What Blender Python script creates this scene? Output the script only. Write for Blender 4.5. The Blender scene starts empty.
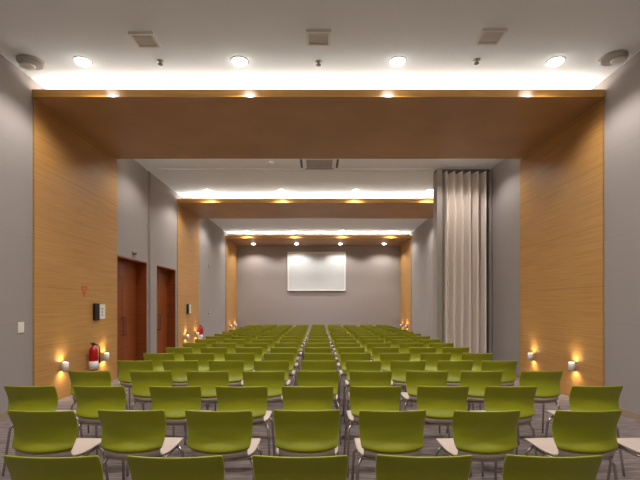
import bpy, bmesh, math, random
from mathutils import Vector, Matrix
random.seed(7)
C = bpy.context.scene.collection
SC = bpy.context.scene

# ------------------------------------------------------------------ camera, world, exposure
cam = bpy.data.cameras.new('camera')
cam.sensor_width = 36.0
cam.lens = 435 / 640 * 36
cam.shift_x = 0.0023
cam.shift_y = 0.1023
cam.clip_end = 200
co = bpy.data.objects.new('camera', cam)
co.location = (0, 0, 1.52)
co.rotation_euler = (math.pi / 2, 0, 0)
C.objects.link(co)
SC.camera = co
w = bpy.data.worlds.new('world')
SC.world = w
w.use_nodes = True
w.node_tree.nodes['Background'].inputs[0].default_value = (0.9, 0.85, 0.8, 1)
w.node_tree.nodes['Background'].inputs[1].default_value = 0.02
vs = SC.view_settings
vs.view_transform = 'Standard'
vs.look = 'None'
vs.gamma = 1
vs.use_curve_mapping = False
vs.exposure = -0.65
try:
    SC.cycles.use_denoising = True
    SC.cycles.max_bounces = 8
    SC.cycles.diffuse_bounces = 5
    SC.cycles.sample_clamp_indirect = 6
    SC.cycles.use_light_tree = True
except Exception:
    pass

SPOT_W = 250.0        # power of one recessed downlight
COVE_E = 48.0        # emission of the cove LED strips
SCONCE_E = 220.0

# room numbers (x across, y away from the camera, z up)
HW = 4.2             # face of the timber panels
WX = 4.225           # face of the grey walls
CEIL = 4.86
SOF = 4.58
FAS = 4.69
YB = 22.4
YF = -3.4
PORTALS = [(6.4, 9.07), (12.96, 15.3), (19.75, 22.36)]

# ------------------------------------------------------------------ materials
def lin(c):
    return tuple(((v / 255) / 12.92 if v / 255 <= 0.04045 else ((v / 255 + 0.055) / 1.055) ** 2.4) for v in c) + (1,)

def new_mat(name):
    m = bpy.data.materials.new(name)
    m.use_nodes = True
    nt = m.node_tree
    return m, nt, nt.nodes['Principled BSDF']

def plain(name, rgb, rough=0.5, metal=0.0, noise=0.04, scale=30, spec=0.5):
    m, nt, b = new_mat(name)
    tc = nt.nodes.new('ShaderNodeTexCoord')
    n = nt.nodes.new('ShaderNodeTexNoise')
    n.inputs['Scale'].default_value = scale
    nt.links.new(tc.outputs['Object'], n.inputs['Vector'])
    mx = nt.nodes.new('ShaderNodeMix')
    mx.data_type = 'RGBA'
    c = lin(rgb)
    mx.inputs[6].default_value = tuple(v * (1 - noise) for v in c[:3]) + (1,)
    mx.inputs[7].default_value = tuple(min(1, v * (1 + noise)) for v in c[:3]) + (1,)
    nt.links.new(n.outputs['Fac'], mx.inputs[0])
    nt.links.new(mx.outputs[2], b.inputs['Base Color'])
    b.inputs['Roughness'].default_value = rough
    b.inputs['Metallic'].default_value = metal
    b.inputs['Specular IOR Level'].default_value = spec
    return m

def emis(name, rgb, strength):
    m, nt, b = new_mat(name)
    b.inputs['Base Color'].default_value = (0.8, 0.8, 0.8, 1)
    b.inputs['Emission Color'].default_value = tuple(rgb) + (1,)
    b.inputs['Emission Strength'].default_value = strength
    return m

def wood(name, light, dark, seam=0.9, rough=0.45):
    """veneer with the grain running horizontally and thin joints between sheets"""
    m, nt, b = new_mat(name)
    L = nt.links
    tc = nt.nodes.new('ShaderNodeTexCoord')
    mp = nt.nodes.new('ShaderNodeMapping')
    mp.inputs['Scale'].default_value = (0.6, 0.6, 26)
    L.new(tc.outputs['Object'], mp.inputs['Vector'])
    n = nt.nodes.new('ShaderNodeTexNoise')
    n.inputs['Scale'].default_value = 1.6
    n.inputs['Detail'].default_value = 6
    L.new(mp.outputs[0], n.inputs['Vector'])
    n2 = nt.nodes.new('ShaderNodeTexNoise')
    n2.inputs['Scale'].default_value = 0.5
    L.new(tc.outputs['Object'], n2.inputs['Vector'])
    ad = nt.nodes.new('ShaderNodeMath'); ad.operation = 'MULTIPLY_ADD'
    ad.inputs[1].default_value = 0.35
    L.new(n2.outputs['Fac'], ad.inputs[0]); L.new(n.outputs['Fac'], ad.inputs[2])
    r = nt.nodes.new('ShaderNodeValToRGB')
    r.color_ramp.elements[0].position = 0.35; r.color_ramp.elements[0].color = lin(dark)
    r.color_ramp.elements[1].position = 0.95; r.color_ramp.elements[1].color = lin(light)
    L.new(ad.outputs[0], r.inputs[0])
    sp = nt.nodes.new('ShaderNodeSeparateXYZ')
    L.new(tc.outputs['Object'], sp.inputs[0])
    dv = nt.nodes.new('ShaderNodeMath'); dv.operation = 'DIVIDE'; dv.inputs[1].default_value = seam
    L.new(sp.outputs[2], dv.inputs[0])
    fr = nt.nodes.new('ShaderNodeMath'); fr.operation = 'FRACT'
    L.new(dv.outputs[0], fr.inputs[0])
    lt = nt.nodes.new('ShaderNodeMath'); lt.operation = 'LESS_THAN'; lt.inputs[1].default_value = 0.008 / seam
    L.new(fr.outputs[0], lt.inputs[0])
    mx = nt.nodes.new('ShaderNodeMix'); mx.data_type = 'RGBA'
    mx.inputs[7].default_value = tuple(v * 0.8 for v in lin(dark)[:3]) + (1,)
    L.new(lt.outputs[0], mx.inputs[0]); L.new(r.outputs[0], mx.inputs[6])
    L.new(mx.outputs[2], b.inputs['Base Color'])
    b.inputs['Roughness'].default_value = rough
    return m

def panel_wall(name, rgb, seam=1.25, rough=0.85):
    """grey fabric wall panels with hairline horizontal joints"""
    m, nt, b = new_mat(name)
    L = nt.links
    tc = nt.nodes.new('ShaderNodeTexCoord')
    n = nt.nodes.new('ShaderNodeTexNoise'); n.inputs['Scale'].default_value = 220; n.inputs['Detail'].default_value = 2
    L.new(tc.outputs['Object'], n.inputs['Vector'])
    c = lin(rgb)
    r = nt.nodes.new('ShaderNodeMix'); r.data_type = 'RGBA'
    r.inputs[6].default_value = tuple(v * 0.9 for v in c[:3]) + (1,)
    r.inputs[7].default_value = tuple(v * 1.1 for v in c[:3]) + (1,)
    L.new(n.outputs['Fac'], r.inputs[0])
    sp = nt.nodes.new('ShaderNodeSeparateXYZ'); L.new(tc.outputs['Object'], sp.inputs[0])
    dv = nt.nodes.new('ShaderNodeMath'); dv.operation = 'DIVIDE'; dv.inputs[1].default_value = seam
    L.new(sp.outputs[2], dv.inputs[0])
    fr = nt.nodes.new('ShaderNodeMath'); fr.operation = 'FRACT'; L.new(dv.outputs[0], fr.inputs[0])
    lt = nt.nodes.new('ShaderNodeMath'); lt.operation = 'LESS_THAN'; lt.inputs[1].default_value = 0.006 / seam
    L.new(fr.outputs[0], lt.inputs[0])
    mx = nt.nodes.new('ShaderNodeMix'); mx.data_type = 'RGBA'
    mx.inputs[7].default_value = tuple(v * 0.85 for v in c[:3]) + (1,)
    L.new(lt.outputs[0], mx.inputs[0]); L.new(r.outputs[2], mx.inputs[6])
    L.new(mx.outputs[2], b.inputs['Base Color'])
    b.inputs['Roughness'].default_value = rough
    b.inputs['Specular IOR Level'].default_value = 0.2
    return m

def carpet_mat():
    m, nt, b = new_mat('grey_carpet')
    L = nt.links
    tc = nt.nodes.new('ShaderNodeTexCoord')
    mp = nt.nodes.new('ShaderNodeMapping'); mp.inputs['Scale'].default_value = (1.6, 14, 1)
    L.new(tc.outputs['Object'], mp.inputs['Vector'])
    n = nt.nodes.new('ShaderNodeTexNoise'); n.inputs['Scale'].default_value = 2.2; n.inputs['Detail'].default_value = 5
    L.new(mp.outputs[0], n.inputs['Vector'])
    f = nt.nodes.new('ShaderNodeTexNoise'); f.inputs['Scale'].default_value = 150
    L.new(tc.outputs['Object'], f.inputs['Vector'])
    ad = nt.nodes.new('ShaderNodeMath'); ad.operation = 'MULTIPLY_ADD'; ad.inputs[1].default_value = 0.4
    L.new(f.outputs['Fac'], ad.inputs[0]); L.new(n.outputs['Fac'], ad.inputs[2])
    r = nt.nodes.new('ShaderNodeValToRGB')
    r.color_ramp.elements[0].position = 0.5; r.color_ramp.elements[0].color = lin((86, 76, 77))
    r.color_ramp.elements[1].position = 0.9; r.color_ramp.elements[1].color = lin((146, 134, 131))
    L.new(ad.outputs[0], r.inputs[0])
    L.new(r.outputs[0], b.inputs['Base Color'])
    b.inputs['Roughness'].default_value = 0.95
    b.inputs['Specular IOR Level'].default_value = 0.1
    return m

M = {
    'wall': panel_wall('grey_wall_panels', (150, 143, 141)),
    'wall_back': panel_wall('back_wall_grey', (156, 148, 146)),
    'ceiling': plain('ceiling_paint', (230, 235, 240), 0.9, noise=0.02, spec=0.2),
    'carpet': carpet_mat(),
    'wood': wood('oak_veneer', (190, 146, 86), (162, 116, 58)),
    'wood_soffit': wood('oak_soffit', (172, 132, 84), (146, 108, 66), seam=50),
    'wood_fascia': wood('oak_fascia', (192, 144, 74), (160, 112, 48), rough=0.2),
    'door': wood('door_veneer', (140, 70, 22), (110, 48, 12), seam=1.3),
    'green': plain('green_plastic', (146, 150, 18), 0.35, noise=0.03, scale=6),
    'beige': plain('beige_plastic', (186, 170, 160), 0.5, noise=0.02),
    'chrome': plain('chrome', (190, 184, 180), 0.25, 0.9, noise=0.02),
    'steel': plain('brushed_steel', (200, 198, 195), 0.35, 0.7, noise=0.03),
    'white': plain('white_plastic', (225, 222, 216), 0.5, noise=0.01),
    'black': plain('black_plastic', (16, 13, 13), 0.4, noise=0.02),
    'grey': plain('grey_plastic', (165, 160, 154), 0.5, noise=0.02),
    'dark': plain('dark_metal', (66, 60, 57), 0.5, noise=0.02),
    'red': plain('red_enamel', (165, 10, 20), 0.3, noise=0.02),
    'sign_red': plain('sign_red', (205, 78, 50), 0.5, noise=0.02),
    'partition': plain('partition_vinyl', (232, 222, 214), 0.7, noise=0.03, scale=4),
    'jamb': plain('jamb_grey', (150, 143, 138), 0.7, noise=0.02),
    'screen': plain('projection_screen', (196, 200, 202), 0.8, noise=0.01),
    'skirting': plain('skirting_paint', (150, 130, 112), 0.7, noise=0.02),
    'lamp': emis('downlight_glow', (1.0, 0.93, 0.82), 30.0),
    'cove': emis('cove_led', (1.0, 0.95, 0.86), COVE_E),
    'sconce': emis('sconce_glow', (1.0, 0.80, 0.50), SCONCE_E),
}

# ------------------------------------------------------------------ mesh helpers
def add_box(bm, x0, x1, y0, y1, z0, z1, bev=0.0):
    r = bmesh.ops.create_cube(bm, size=1)
    vsx = r['verts']
    for v in vsx:
        v.co = Vector(((x0 + x1) / 2 + v.co.x * (x1 - x0), (y0 + y1) / 2 + v.co.y * (y1 - y0), (z0 + z1) / 2 + v.co.z * (z1 - z0)))
    if bev > 0:
        es = list({e for v in vsx for e in v.link_edges})
        bmesh.ops.bevel(bm, geom=es, offset=bev, segments=2, affect='EDGES', profile=0.5)

def add_lathe(bm, prof, seg=24, mat=None):
    """prof: list of (radius, z); revolve about z, then transform"""
    rings = []
    for r, z in prof:
        if r < 1e-6:
            rings.append([bm.verts.new((0, 0, z))])
        else:
            rings.append([bm.verts.new((r * math.cos(2 * math.pi * k / seg), r * math.sin(2 * math.pi * k / seg), z)) for k in range(seg)])
    for a, b in zip(rings, rings[1:]):
        for k in range(seg):
            k2 = (k + 1) % seg
            if len(a) == 1 and len(b) == 1: continue
            if len(a) == 1: bm.faces.new((a[0], b[k2], b[k]))
            elif len(b) == 1: bm.faces.new((a[k], a[k2], b[0]))
            else: bm.faces.new((a[k], a[k2], b[k2], b[k]))
    if mat is not None:
        for ring in rings:
            for v in ring: v.co = mat @ v.co

def add_tube(bm, pts, r, seg=8, closed_ends=True):
    pts = [Vector(p) for p in pts]
    rings = []
    prev = None
    for i, p in enumerate(pts):
        if i == 0: d = pts[1] - p
        elif i == len(pts) - 1: d = p - pts[i - 1]
        else: d = (pts[i + 1] - p).normalized() + (p - pts[i - 1]).normalized()
        d.normalize()
        if prev is None:
            up = Vector((0, 0, 1)) if abs(d.z) < 0.9 else Vector((1, 0, 0))
            a = d.cross(up).normalized()
        else:
            a = (prev - d * prev.dot(d)).normalized()
        prev = a
        b = d.cross(a)
        rr = r[i] if isinstance(r, (list, tuple)) else r
        rings.append([bm.verts.new(p + a * rr * math.cos(2 * math.pi * k / seg) + b * rr * math.sin(2 * math.pi * k / seg)) for k in range(seg)])
    for A, B in zip(rings, rings[1:]):
        for k in range(seg):
            bm.faces.new((A[k], A[(k + 1) % seg], B[(k + 1) % seg], B[k]))
    if closed_ends:
        bm.faces.new(list(reversed(rings[0]))); bm.faces.new(rings[-1])

def add_prism(bm, poly, z0, z1):
    lo = [bm.verts.new((x, y, z0)) for x, y in poly]
    hi = [bm.verts.new((x, y, z1)) for x, y in poly]
    n = len(poly)
    bm.faces.new(list(reversed(lo))); bm.faces.new(hi)
    for i in range(n):
        bm.faces.new((lo[i], lo[(i + 1) % n], hi[(i + 1) % n], hi[i]))

def obj(name, bm, mat, parent=None, smooth=False):
    bmesh.ops.recalc_face_normals(bm, faces=bm.faces)
    me = bpy.data.meshes.new(name)
    bm.to_mesh(me); bm.free()
    me.materials.append(mat)
    if smooth:
        for p in me.polygons: p.use_smooth = True
    o = bpy.data.objects.new(name, me)
    C.objects.link(o)
    if parent: o.parent = parent
    return o

def boxes(name, lst, mat, parent=None, bev=0.0, smooth=False):
    bm = bmesh.new()
    for b in lst: add_box(bm, *b, bev=bev)
    return obj(name, bm, mat, parent, smooth)

def thing(name, label, cat, loc=(0, 0, 0), rot=(0, 0, 0), group=None):
    o = bpy.data.objects.new(name, None)
    o.empty_display_size = 0.1
    C.objects.link(o)
    o.location = loc; o.rotation_euler = rot
    o['label'] = label; o['category'] = cat
    if group: o['group'] = group
    return o

def dup(root, loc, rot, label, group=None):
    r = root.copy(); C.objects.link(r)
    r.location = loc; r.rotation_euler = rot; r['label'] = label
    if group: r['group'] = group
    for ch in list(root.children):
        c = ch.copy(); C.objects.link(c); c.parent = r
        for g in list(ch.children):
            d = g.copy(); C.objects.link(d); d.parent = c
    return r

def struct(o, label, cat):
    o['kind'] = 'structure'; o['label'] = label; o['category'] = cat
    return o

# ------------------------------------------------------------------ room shell
struct(boxes('floor', [(-5, 5, YF - .3, YB + .3, -.2, 0)], M['carpet']), 'grey mauve carpet floor with a fine streaked weave', 'floor')
struct(boxes('ceiling', [(-5, 5, YF - .3, YB + .3, CEIL, CEIL + .2)], M['ceiling']), 'off-white painted flat ceiling above the timber beams', 'ceiling')
D = [(9.13, 10.71), (11.36, 12.86)]
DH = 2.58
L = -WX
struct(boxes('wall_left', [
    (-5, L, YF, D[0][0], 0, CEIL), (-5, L, D[0][0], D[0][1], DH, CEIL),
    (-5, L, D[0][1], D[1][0], 0, CEIL), (-5, L, D[1][0], D[1][1], DH, CEIL),
    (-5, L, D[1][1], YB, 0, CEIL)], M['wall']), 'left wall of grey panels with two door recesses', 'wall')
struct(boxes('wall_right', [(WX, 5, YF, YB, 0, CEIL)], M['wall']), 'right wall of grey panels', 'wall')
struct(boxes('wall_back', [(-5, 5, YB, YB + .3, 0, CEIL)], M['wall_back']), 'grey end wall behind the projection screen', 'wall')
struct(boxes('wall_front', [(-5, 5, YF - .3, YF, 0, CEIL)], M['wall']), 'grey wall behind the viewer', 'wall')

nth = ['nearest', 'middle', 'farthest']
for i, (y0, y1) in enumerate(PORTALS):
    t = boxes('trim_%d' % (i + 1), [(-HW, HW, y0, y1, SOF, SOF + .06)], M['wood_soffit'])
    struct(t, '%s oak clad beam crossing the ceiling and coming down both walls' % nth[i], 'beam')
    boxes('fascia', [(-HW - .005, HW + .005, y0 - .02, y0 + .02, SOF - .001, FAS), (-HW, HW, y1 - .04, y1, SOF - .001, FAS)], M['wood_fascia'], t)
    for s in (-1, 1):
        a, b = sorted((s * HW, s * (WX + .01)))
        boxes('side_panel', [(a, b, y0 + .03, y1, 0, SOF + .1)], M['wood'], t)
    # LED strips lying on top of the beam behind each fascia
    boxes('led_strip', [(-HW + .05, HW - .05, y0 + .20, y0 + .26, SOF + .06, SOF + .10)], M['cove'], t)
    if i < 2:
        boxes('led_strip', [(-HW + .05, HW - .05, y1 - .22, y1 - .17, SOF + .06, SOF + .09)], M['cove'], t)

for i, (s, segs) in enumerate((('left', [(YF, 6.38), (10.71, 11.36), (15.32, 19.7)]), ('right', [(YF, 6.38), (9.09, 10.4), (15.32, 19.7)]))):
    sg = -1 if s == 'left' else 1
    a, b = sorted((sg * (WX - .012), sg * (WX + .002)))
    struct(boxes('baseboard_' + s, [(a, b, u, v, 0, .09) for u, v in segs], M['skirting']), 'low painted skirting along the %s grey wall' % s, 'baseboard')

# doors in the left wall
for i, (a, b) in enumerate(D):
    frame = boxes('door_%d' % (i + 1), [
        (-4.52, L - .002, a, a + .03, 0, DH), (-4.52, L - .002, b - .03, b, 0, DH), (-4.52, L - .002, a + .03, b - .03, DH - .03, DH)], M['door'])
    struct(frame, 'orange brown wooden double door in a deep recess, %s of the two' % ('nearer' if i == 0 else 'farther'), 'door')
    mid = (a + b) / 2
    for k, (u, v) in enumerate(((a + .035, mid - .003), (mid + .003, b - .035))):
        lf = boxes('door_leaf', [(-4.51, -4.465, u, v, .008, DH - .035)], M['door'], frame, bev=.004)
        hy = (v - .06) if k == 0 else (u + .06)
        bm = bmesh.new()
        add_tube(bm, [(-4.466, hy, .85), (-4.42, hy, .85), (-4.42, hy, 1.25), (-4.466, hy, 1.25)], .011)
        obj('door_handle', bm, M['dark'], lf)

# vertical guide channels of the folding partition and its ceiling track
struct(boxes('trim_4', [(-WX - .001, -WX + .03, 10.80, 10.82, 0, CEIL), (-WX - .001, -WX + .03, 10.86, 10.88, 0, CEIL), (-WX, -WX + .008, 10.82, 10.86, 0, CEIL)], M['jamb']),
       'dark vertical guide channel between the two left doors', 'trim')
struct(boxes('trim_5', [(-WX, WX, 10.62, 10.70, CEIL - .012, CEIL), (-WX, WX, 10.76, 10.84, CEIL - .012, CEIL)], M['ceiling']),
       'slim track across the ceiling for the folding partition', 'trim')

# ------------------------------------------------------------------ folding partition stacked at the right wall
pt = thing('folding_partition', 'pale accordion partition folded up against the right grey wall', 'partition', (3.6, 10.6, 0))
bm = bmesh.new()
x0, x1 = 3.01, 4.145
n = 6
ys = []
seg = 10
for k in range(n * seg + 1):
    u = k / (n * seg)
    ph = (k % seg) / seg
    z = abs(ph * 2 - 1)          # zigzag with rounded valleys
    z = .5 - .5 * math.cos(math.pi * z)
    z = z ** .75
    ys.append((x0 + (x1 - x0) * u - 3.6, -.10 + .26 * z))
front = [(x, y) for x, y in ys]
back = [(x, y + .03) for x, y in reversed(ys)]
add_prism(bm, front + back, .03, CEIL - .09)
obj('pleated_panel', bm, M['partition'], pt)
boxes('lead_post', [(2.87 - 3.6, 3.0 - 3.6, -.06, .28, .01, CEIL - .05)], M['jamb'], pt, bev=.006)
boxes('head_rail', [(2.87 - 3.6, 4.16 - 3.6, -.03, .22, CEIL - .09, CEIL - .031)], M['dark'], pt)
boxes('wall_channel', [(4.15 - 3.6, 4.21 - 3.6, -.03, .2, 0, CEIL - .04)], M['jamb'], pt)

# ------------------------------------------------------------------ projection screen on the back wall
ps = thing('projection_screen', 'wide pale projection screen mounted on the far grey wall', 'screen', (-.1, YB - .06, 2.27))
boxes('screen_surface', [(-1.42, 1.42, -.02, .0, .06, 1.92)], M['screen'], ps)
boxes('screen_frame', [(-1.49, 1.49, -.04, .055, 1.92, 2.0), (-1.49, 1.49, -.04, .055, 0, .06), (-1.49, -1.42, -.04, .055, .06, 1.92), (1.42, 1.49, -.04, .055, .06, 1.92)], M['white'], ps)

# ------------------------------------------------------------------ ceiling lights
def spot(loc, power, parent, size=2.5, radius=.05, col=(1.0, .94, .87)):
    l = bpy.data.lights.new('lamp_light', 'SPOT')
    l.energy = power; l.spot_size = size; l.spot_blend = .45; l.shadow_soft_size = radius; l.color = col
    o = bpy.data.objects.new('lamp_light', l); C.objects.link(o)
    o.location = loc
    if parent: o.parent = parent
    return o

def make_downlight(label, loc):
    t = thing('recessed_downlight', label, 'ceiling light', loc, group='round ceiling downlights')
    bm = bmesh.new()
    add_lathe(bm, [(.10, .0), (.10, -.010), (.118, -.006), (.118, 0)], 28)
    obj('trim_ring', bm, M['white'], t, True)
    bm = bmesh.new()
    add_lathe(bm, [(0, -.06), (.035, -.057), (.068, -.045), (.09, -.026), (.099, -.006), (.099, -.001), (0, -.001)], 28)  # lens domed so its shape stands in for the lamp's round bloom
    obj('lens', bm, M['lamp'], t)
    spot((0, 0, -.075), SPOT_W, t)
    return t

XS = [-3.22, -1.08, 1.08, 3.24]
xn = ['far left', 'centre left', 'centre right', 'far right']
first = None
rows = [(5.94, 'in front of the nearest beam', XS), (12.62, 'in front of the middle beam', XS), (19.45, 'in front of the farthest beam', XS),
        (9.62, 'just behind the nearest beam', XS), (15.85, 'just behind the middle beam', XS), (2.6, 'added unseen above the front rows', XS), (-.6, 'added unseen behind the viewer', XS)]  # last two rows are out of view, added to light the chair backs
POWER = {9.62: .62, 15.85: 1.0, -.6: .5, 2.6: 1.15}
for y, where, xs in rows:
    for k, x in enumerate(xs):
        lab = 'round glowing recessed downlight, %s one %s' % (xn[k], where)
        if first is None:
            first = make_downlight(lab, (x, y, CEIL))
        else:
            d = dup(first, (x, y, CEIL), (0, 0, 0), lab, 'round ceiling downlights')
            if y in POWER:
                for ch in d.children:
                    if ch.type == 'LIGHT':
                        ch.data = ch.data.copy(); ch.data.energy = SPOT_W * POWER[y]

for k, x in enumerate(XS):
    dup(first, (x, 21.5, SOF), (0, 0, 0), 'round recessed downlight in the farthest beam soffit, %s one' % xn[k], 'round ceiling downlights')

# square grilles
def square_grille(label, loc):
    t = thing('square_grille', label, 'vent', loc, group='square ceiling grilles')
    s = .15
    boxes('frame', [(-s, s, -s, -s + .03, -.03, 0), (-s, s, s - .03, s, -.03, 0), (-s, -s + .03, -s + .03, s - .03, -.03, 0), (s - .03, s, -s + .03, s - .03, -.03, 0)], M['white'], t)
    boxes('louvre', [(-s + .03, s - .03, -s + .035 + k * .032, -s + .05 + k * .032, -.022, -.001) for k in range(8)], M['white'], t)
    boxes('backing', [(-s + .03, s - .03, -s + .03, s - .03, -.004, 0)], M['grey'], t)
    return t
g0 = square_grille('small square ceiling grille, left one of three', (-2.17, 5.45, CEIL))
dup(g0, (0, 5.41, CEIL), (0, 0, 0), 'small square ceiling grille, middle one of three')
dup(g0, (2.13, 5.39, CEIL), (0, 0, 0), 'small square ceiling grille, right one of three')

def sprinkler(label, loc):
    t = thing('sprinkler_head', label, 'sprinkler', loc, group='ceiling sprinklers')
    bm = bmesh.new(); add_lathe(bm, [(.0, 0), (.045, 0), (.045, -.008), (.018, -.016), (.016, -.04), (0, -.04)], 16)
    obj('body', bm, M['grey'], t, True)
    bm = bmesh.new(); add_lathe(bm, [(0, -.04), (.034, -.043), (.034, -.05), (0, -.052)], 16)
    obj('deflector', bm, M['dark'], t)
    return t
s0 = sprinkler('small grey sprinkler head on the ceiling, left of the middle one', (-2.16, 5.94, CEIL))
dup(s0, (0, 5.96, CEIL), (0, 0, 0), 'small grey sprinkler head on the ceiling centre line')
dup(s0, (2.15, 5.92, CEIL), (0, 0, 0), 'small grey sprinkler head on the ceiling, right of the middle one')

def gimbal(label, loc, rz):
    t = thing('ceiling_speaker', label, 'ceiling fitting', loc, (0, 0, rz), group='round fittings by the side walls')
    bm = bmesh.new(); add_lathe(bm, [(0, 0), (.17, 0), (.17, -.03), (.14, -.045), (.0, -.045)], 28)
    obj('housing', bm, M['grey'], t, False)
    bm = bmesh.new(); add_lathe(bm, [(0, -.045), (.095, -.05), (.09, -.07), (0, -.08)], 24, Matrix.Translation((.06, -.02, 0)))
    obj('lens', bm, M['white'], t)
    return t
g1 = gimbal('round grey ceiling fitting with pale lens beside the left wall', (-3.93, 5.95, CEIL), math.pi)
dup(g1, (3.96, 5.85, CEIL), (0, 0, 0), 'round grey ceiling fitting with pale lens beside the right wall')

ac = thing('air_conditioner', 'square ceiling cassette air conditioner behind the nearest beam', 'air conditioner', (.02, 10.08, CEIL - .004))
boxes('panel', [(-.48, .48, -.44, .44, -.05, 0)], M['ceiling'], ac, bev=.012)
boxes('grille', [(-.3, .3, -.28 + k * .06, -.25 + k * .06, -.062, -.049) for k in range(10)], M['grey'], ac)
boxes('air_flap', [(-.34, .34, -.40, -.35, -.056, -.049), (-.34, .34, .35, .40, -.056, -.049), (-.44, -.39, -.3, .3, -.056, -.049), (.39, .44, -.3, .3, -.056, -.049)], M['dark'], ac)
sd = thing('smoke_detector', 'small white smoke detector on the ceiling behind the nearest beam', 'smoke detector', (-1.1, 10.15, CEIL))
bm = bmesh.new(); add_lathe(bm, [(0, 0), (.06, 0), (.06, -.02), (.045, -.045), (0, -.05)], 20)
obj('cover', bm, M['white'], sd, True)

# ------------------------------------------------------------------ low up-and-down wall lights
def make_sconce(label, loc, rz):
    """local +x points out of the wall"""
    t = thing('wall_sconce', label, 'wall light', loc, (0, 0, rz), group='low wall lights on the oak panels')
    T = Matrix.Translation((.075, 0, 0))
    bm = bmesh.new()
    add_lathe(bm, [(.042, -.07), (.048, -.07), (.048, .07), (.042, .07), (.042, -.07)], 20, T)
    obj('shade', bm, M['white'], t, True)
    boxes('bracket', [(0, .04, -.02, .02, -.03, .03), (0, .008, -.035, .035, -.04, .04)], M['steel'], t, bev=.002)
    bm = bmesh.new()
    add_lathe(bm, [(0, .055), (.041, .055), (.041, -.055), (0, -.055)], 20, T)
    obj('bulb', bm, M['sconce'], t)
    return t
sc = None
for s, side in ((-1, 'left'), (1, 'right')):
    for (ys_, pn) in (((7.09, 8.47), 'nearest'), ((13.7, 14.85), 'middle'), ((20.55, 21.75), 'farthest')):
        for y, wh in zip(ys_, ('nearer', 'farther')):
            lab = '%s low glowing wall light on the %s %s oak side panel' % (wh, pn, side)
            loc = (s * HW, y, .525); rz = 0 if s < 0 else math.pi
            if sc is None: sc = make_sconce(lab, loc, rz)
            else: dup(sc, loc, (0, 0, rz), lab)

# ------------------------------------------------------------------ wall fittings on the left
def extinguisher(label, y):
    t = thing('fire_extinguisher', label, 'fire extinguisher', (-HW + .10, y, .34), (0, 0, 0), group='red fire extinguishers')
    bm = bmesh.new()
    add_lathe(bm, [(0, 0), (.07, 0), (.078, .01), (.078, .36), (.06, .41), (.03, .435), (.026, .46), (0, .46)], 24)
    obj('cylinder', bm, M['red'], t, True)
    bm = bmesh.new(); add_lathe(bm, [(.0785, .02), (.0795, .02), (.0795, .17), (.0785, .17), (.0785, .02)], 24)
    obj('paper_label', bm, M['white'], t, True)
    bm = bmesh.new()
    add_box(bm, -.02, .02, -.025, .025, .46, .49); add_box(bm, -.012, .012, -.09, .03, .49, .502); add_box(bm, -.012, .012, -.08, .0, .468, .478)
    obj('valve', bm, M['black'], t)
    bm = bmesh.new()
    add_tube(bm, [(0, .02, .475), (.03, .07, .46), (.06, .095, .40), (.065, .095, .25), (.06, .09, .12)], [.009, .009, .009, .009, .016])
    obj('hose', bm, M['black'], t, True)
    boxes('wall_bracket', [(-.105, -.07, -.03, .03, .28, .34)], M['steel'], t)
    return t
e0 = extinguisher('red fire extinguisher with white paper label beside the nearer left doors', 7.93)
dup(e0, (-HW + .10, 15.1, .34), (0, 0, 0), 'red fire extinguisher on the middle oak panel, farther one')

def phone(label, y, z):
    t = thing('wall_phone', label, 'control panel', (-HW, y, z), (0, 0, 0), group='black wall handsets')
    boxes('wall_plate', [(0, .025, .065, .30, -.14, .14)], M['white'], t, bev=.004)
    boxes('handset', [(0, .045, -.13, .055, -.16, .16)], M['black'], t, bev=.012)
    boxes('button', [(.025, .029, .15, .21, -.08 + k * .06, -.05 + k * .06) for k in range(3)], M['grey'], t)
    return t
p0 = phone('black wall handset on a white plate, on the nearest oak panel', 8.22, 1.40)
dup(p0, (-HW, 13.95, 1.41), (0, 0, 0), 'black wall handset on a white plate, on the middle oak panel')

sg = thing('warning_sign', 'small red triangular sign on the nearest left oak panel', 'sign', (-HW, 7.8, 1.80))
def tri(R, off):
    return [(R * math.sin(a), R * math.cos(a) + off) for a in (math.pi, math.pi / 3, -math.pi / 3)]
bm = bmesh.new()
o_, i_ = tri(.13, 0), tri(.065, 0)
for x in (0.0,):
    vo = [[bm.verts.new((h, p[0], p[1])) for p in o_] for h in (0, .004)]
    vi = [[bm.verts.new((h, p[0], p[1])) for p in i_] for h in (0, .004)]
    for k in range(3):
        k2 = (k + 1) % 3
        bm.faces.new((vo[1][k], vo[1][k2], vi[1][k2], vi[1][k]))
        bm.faces.new((vo[0][k], vo[0][k2], vi[0][k2], vi[0][k]))
        bm.faces.new((vo[0][k], vo[0][k2], vo[1][k2], vo[1][k]))
        bm.faces.new((vi[0][k], vi[0][k2], vi[1][k2], vi[1][k]))
obj('border', bm, M['sign_red'], sg)
bm = bmesh.new()
lo = [bm.verts.new((.0005, p[0], p[1])) for p in i_]; hi = [bm.verts.new((.003, p[0], p[1])) for p in i_]
bm.faces.new(lo); bm.faces.new(hi)
for k in range(3): bm.faces.new((lo[k], lo[(k + 1) % 3], hi[(k + 1) % 3], hi[k]))
obj('face', bm, M['wood'], sg)

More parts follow.
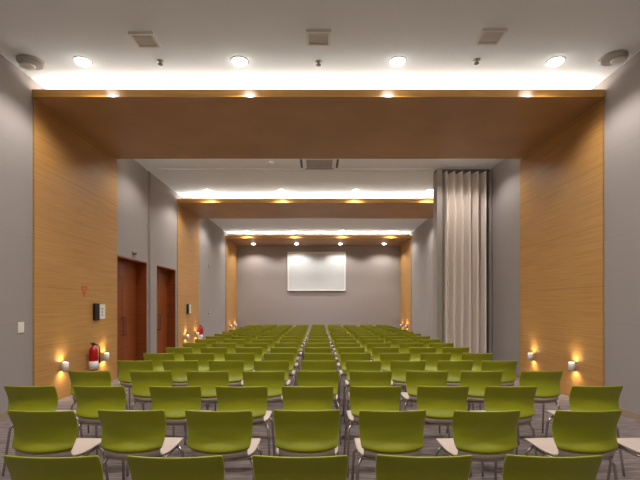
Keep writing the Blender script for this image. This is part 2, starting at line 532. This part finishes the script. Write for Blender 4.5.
sw = thing('light_switch', 'white square light switch on the left grey wall', 'switch', (-WX, 6.17, 1.21))
boxes('plate', [(0, .01, -.06, .06, -.075, .075)], M['white'], sw, bev=.003)
boxes('rocker', [(.01, .016, -.03, .03, -.045, .045)], M['white'], sw, bev=.002)
el = thing('door_sensor', 'small grey sensor above the nearer left doors', 'sensor', (-WX, 9.95, 2.73))
boxes('case', [(0, .05, -.10, .10, -.03, .03)], M['grey'], el, bev=.006)
boxes('lens', [(.05, .055, -.05, .05, -.015, .01)], M['dark'], el)
wd = thing('wall_detector', 'small round grey detector high on the far left grey wall', 'detector', (-WX, 16.8, 3.05))
bm = bmesh.new(); add_lathe(bm, [(0, 0), (.09, 0), (.08, .03), (0, .04)], 18, Matrix.Rotation(math.pi / 2, 4, 'Y'))
obj('cover', bm, M['grey'], wd, True)
wt = thing('thermostat', 'square grey control plate low on the far left grey wall', 'thermostat', (-WX, 16.8, 1.20))
boxes('plate', [(0, .02, -.13, .13, -.1, .1)], M['grey'], wt, bev=.004)
boxes('dial', [(.02, .03, -.04, .04, -.03, .03)], M['dark'], wt, bev=.004)

# ------------------------------------------------------------------ green chairs
def interp(keys, t):
    for (a, va), (b, vb) in zip(keys, keys[1:]):
        if t <= b:
            u = (t - a) / (b - a)
            return tuple(x + (y - x) * u for x, y in zip(va, vb))
    return keys[-1][1]

def shell(name, rows_, parent, thick=.011, mat='green'):
    """rows_: (y, z, half_width, forward_curve, lift) ; y grows towards the front of the seat"""
    bm = bmesh.new()
    us = [-1, -.96, -.85, -.6, -.3, 0, .3, .6, .85, .96, 1]
    grid = []
    for (y, z, hw_, fc, lf) in rows_:
        grid.append([bm.verts.new((u * hw_, y + fc * u * u, z + lf * abs(u) ** 2.5)) for u in us])
    for a, b in zip(grid, grid[1:]):
        for k in range(len(us) - 1):
            bm.faces.new((a[k], a[k + 1], b[k + 1], b[k]))
    o = obj(name, bm, M[mat], None, True)
    s = o.modifiers.new('s', 'SOLIDIFY'); s.thickness = thick; s.offset = 0
    s2 = o.modifiers.new('ss', 'SUBSURF'); s2.levels = 1; s2.render_levels = 1
    dg = bpy.context.evaluated_depsgraph_get()
    me = bpy.data.meshes.new_from_object(o.evaluated_get(dg))
    o.modifiers.clear()
    o.data = me
    for p in me.polygons: p.use_smooth = True
    o.parent = parent
    return o

def make_chair(label, loc, rz):
    t = thing('stacking_chair', label, 'chair', loc, (0, 0, rz), group='rows of green chairs')
    shell('backrest', [
        (-.030, .816, .219, .034, 0), (-.029, .811, .226, .035, 0), (-.020, .782, .228, .038, 0), (.000, .735, .227, .042, 0),
        (.011, .69, .224, .048, 0), (.005, .635, .219, .050, 0), (-.010, .598, .216, .052, .003),
        (-.029, .567, .213, .055, .008), (-.040, .551, .209, .058, .013), (-.038, .540, .204, .060, .016), (-.018, .532, .198, .060, .018)], t)
    st = shell('seat', [
        (-.022, .532, .192, .060, .018), (-.030, .514, .192, .060, .015), (-.020, .495, .192, .056, .012), (.02, .482, .198, .04, .010), (.09, .480, .212, .02, .010), (.16, .480, .222, 0, .010), (.25, .482, .226, 0, .008), (.33, .488, .226, 0, .004),
        (.42, .494, .224, 0, 0), (.462, .486, .218, -.008, -.002), (.478, .470, .208, -.012, -.004)], t, .014, 'beige')
    st['label'] = 'beige seat'
    bm = bmesh.new()
    # frame rails under the seat with the curved rear bar that shows below the backrest
    rb = [(x * .2, .035 + .05 * x * x, .468) for x in (-1, -.75, -.5, -.25, 0, .25, .5, .75, 1)]
    add_tube(bm, rb, .012)
    add_tube(bm, [(-.2, .085, .468), (-.195, .2, .45), (-.19, .38, .45)], .011)
    add_tube(bm, [(.2, .085, .468), (.195, .2, .45), (.19, .38, .45)], .011)
    add_tube(bm, [(-.19, .38, .45), (.19, .38, .45)], .011)
    add_tube(bm, [(-.195, .2, .45), (.195, .2, .45)], .009)
    obj('seat_frame', bm, M['chrome'], t, True)
    for sx in (-1, 1):
        for (ya, za, yb) in ((.10, .462, .02), (.37, .45, .45)):
            bm = bmesh.new()
            add_tube(bm, [(sx * .198, ya, za), (sx * .228, ya + (yb - ya) * .25, za - .05), (sx * .246, yb, .012)], [.010, .011, .010])
            lg = obj('leg', bm, M['chrome'], t, True)
    return t

SP = .88
Z1 = 2.05
ordn = ['first', 'second', 'third', 'fourth', 'fifth', 'sixth', 'seventh', 'eighth', 'ninth', 'tenth', 'eleventh', 'twelfth', 'thirteenth', 'fourteenth', 'fifteenth', 'sixteenth', 'seventeenth']
def rowname(r): return 'nearest row' if r == 0 else ('farthest row' if r == 16 else ordn[r] + ' row from the camera')
xrows = {0: [-1.258, -.676, -.087, .50, 1.112],
         1: [-1.866, -1.27, -.674, -.08, .50, 1.135, 1.82, 2.46],
         2: [-2.54, -1.93, -1.26, -.674, -.096, .50, 1.095, 1.69, 2.45],
         3: [-2.48, -1.82, -1.20, -.593, -.005, .566, 1.175, 1.768, 2.41]}
base = [-2.37, -1.78, -1.19, -.60, -.01, .56, 1.15, 1.75, 2.34]
chair0 = None
for r in range(17):
    xs = xrows.get(r) or [x + random.uniform(-.02, .02) for x in base]
    y = Z1 + SP * r
    nC = len(xs)
    for k, x in enumerate(xs):
        if k == nC // 2: pos = 'middle'
        elif k < nC // 2: pos = 'leftmost' if k == 0 else ordn[k] + ' from left'
        else: pos = 'rightmost' if k == nC - 1 else ordn[nC - 1 - k] + ' from right'
        lab = 'green-backed chair with beige seat, %s in the %s' % (pos, rowname(r))
        rz = random.uniform(-.025, .025)
        loc = (x, y + random.uniform(-.012, .012), 0)
        if chair0 is None: chair0 = make_chair(lab, loc, rz)
        else: dup(chair0, loc, (0, 0, rz), lab)
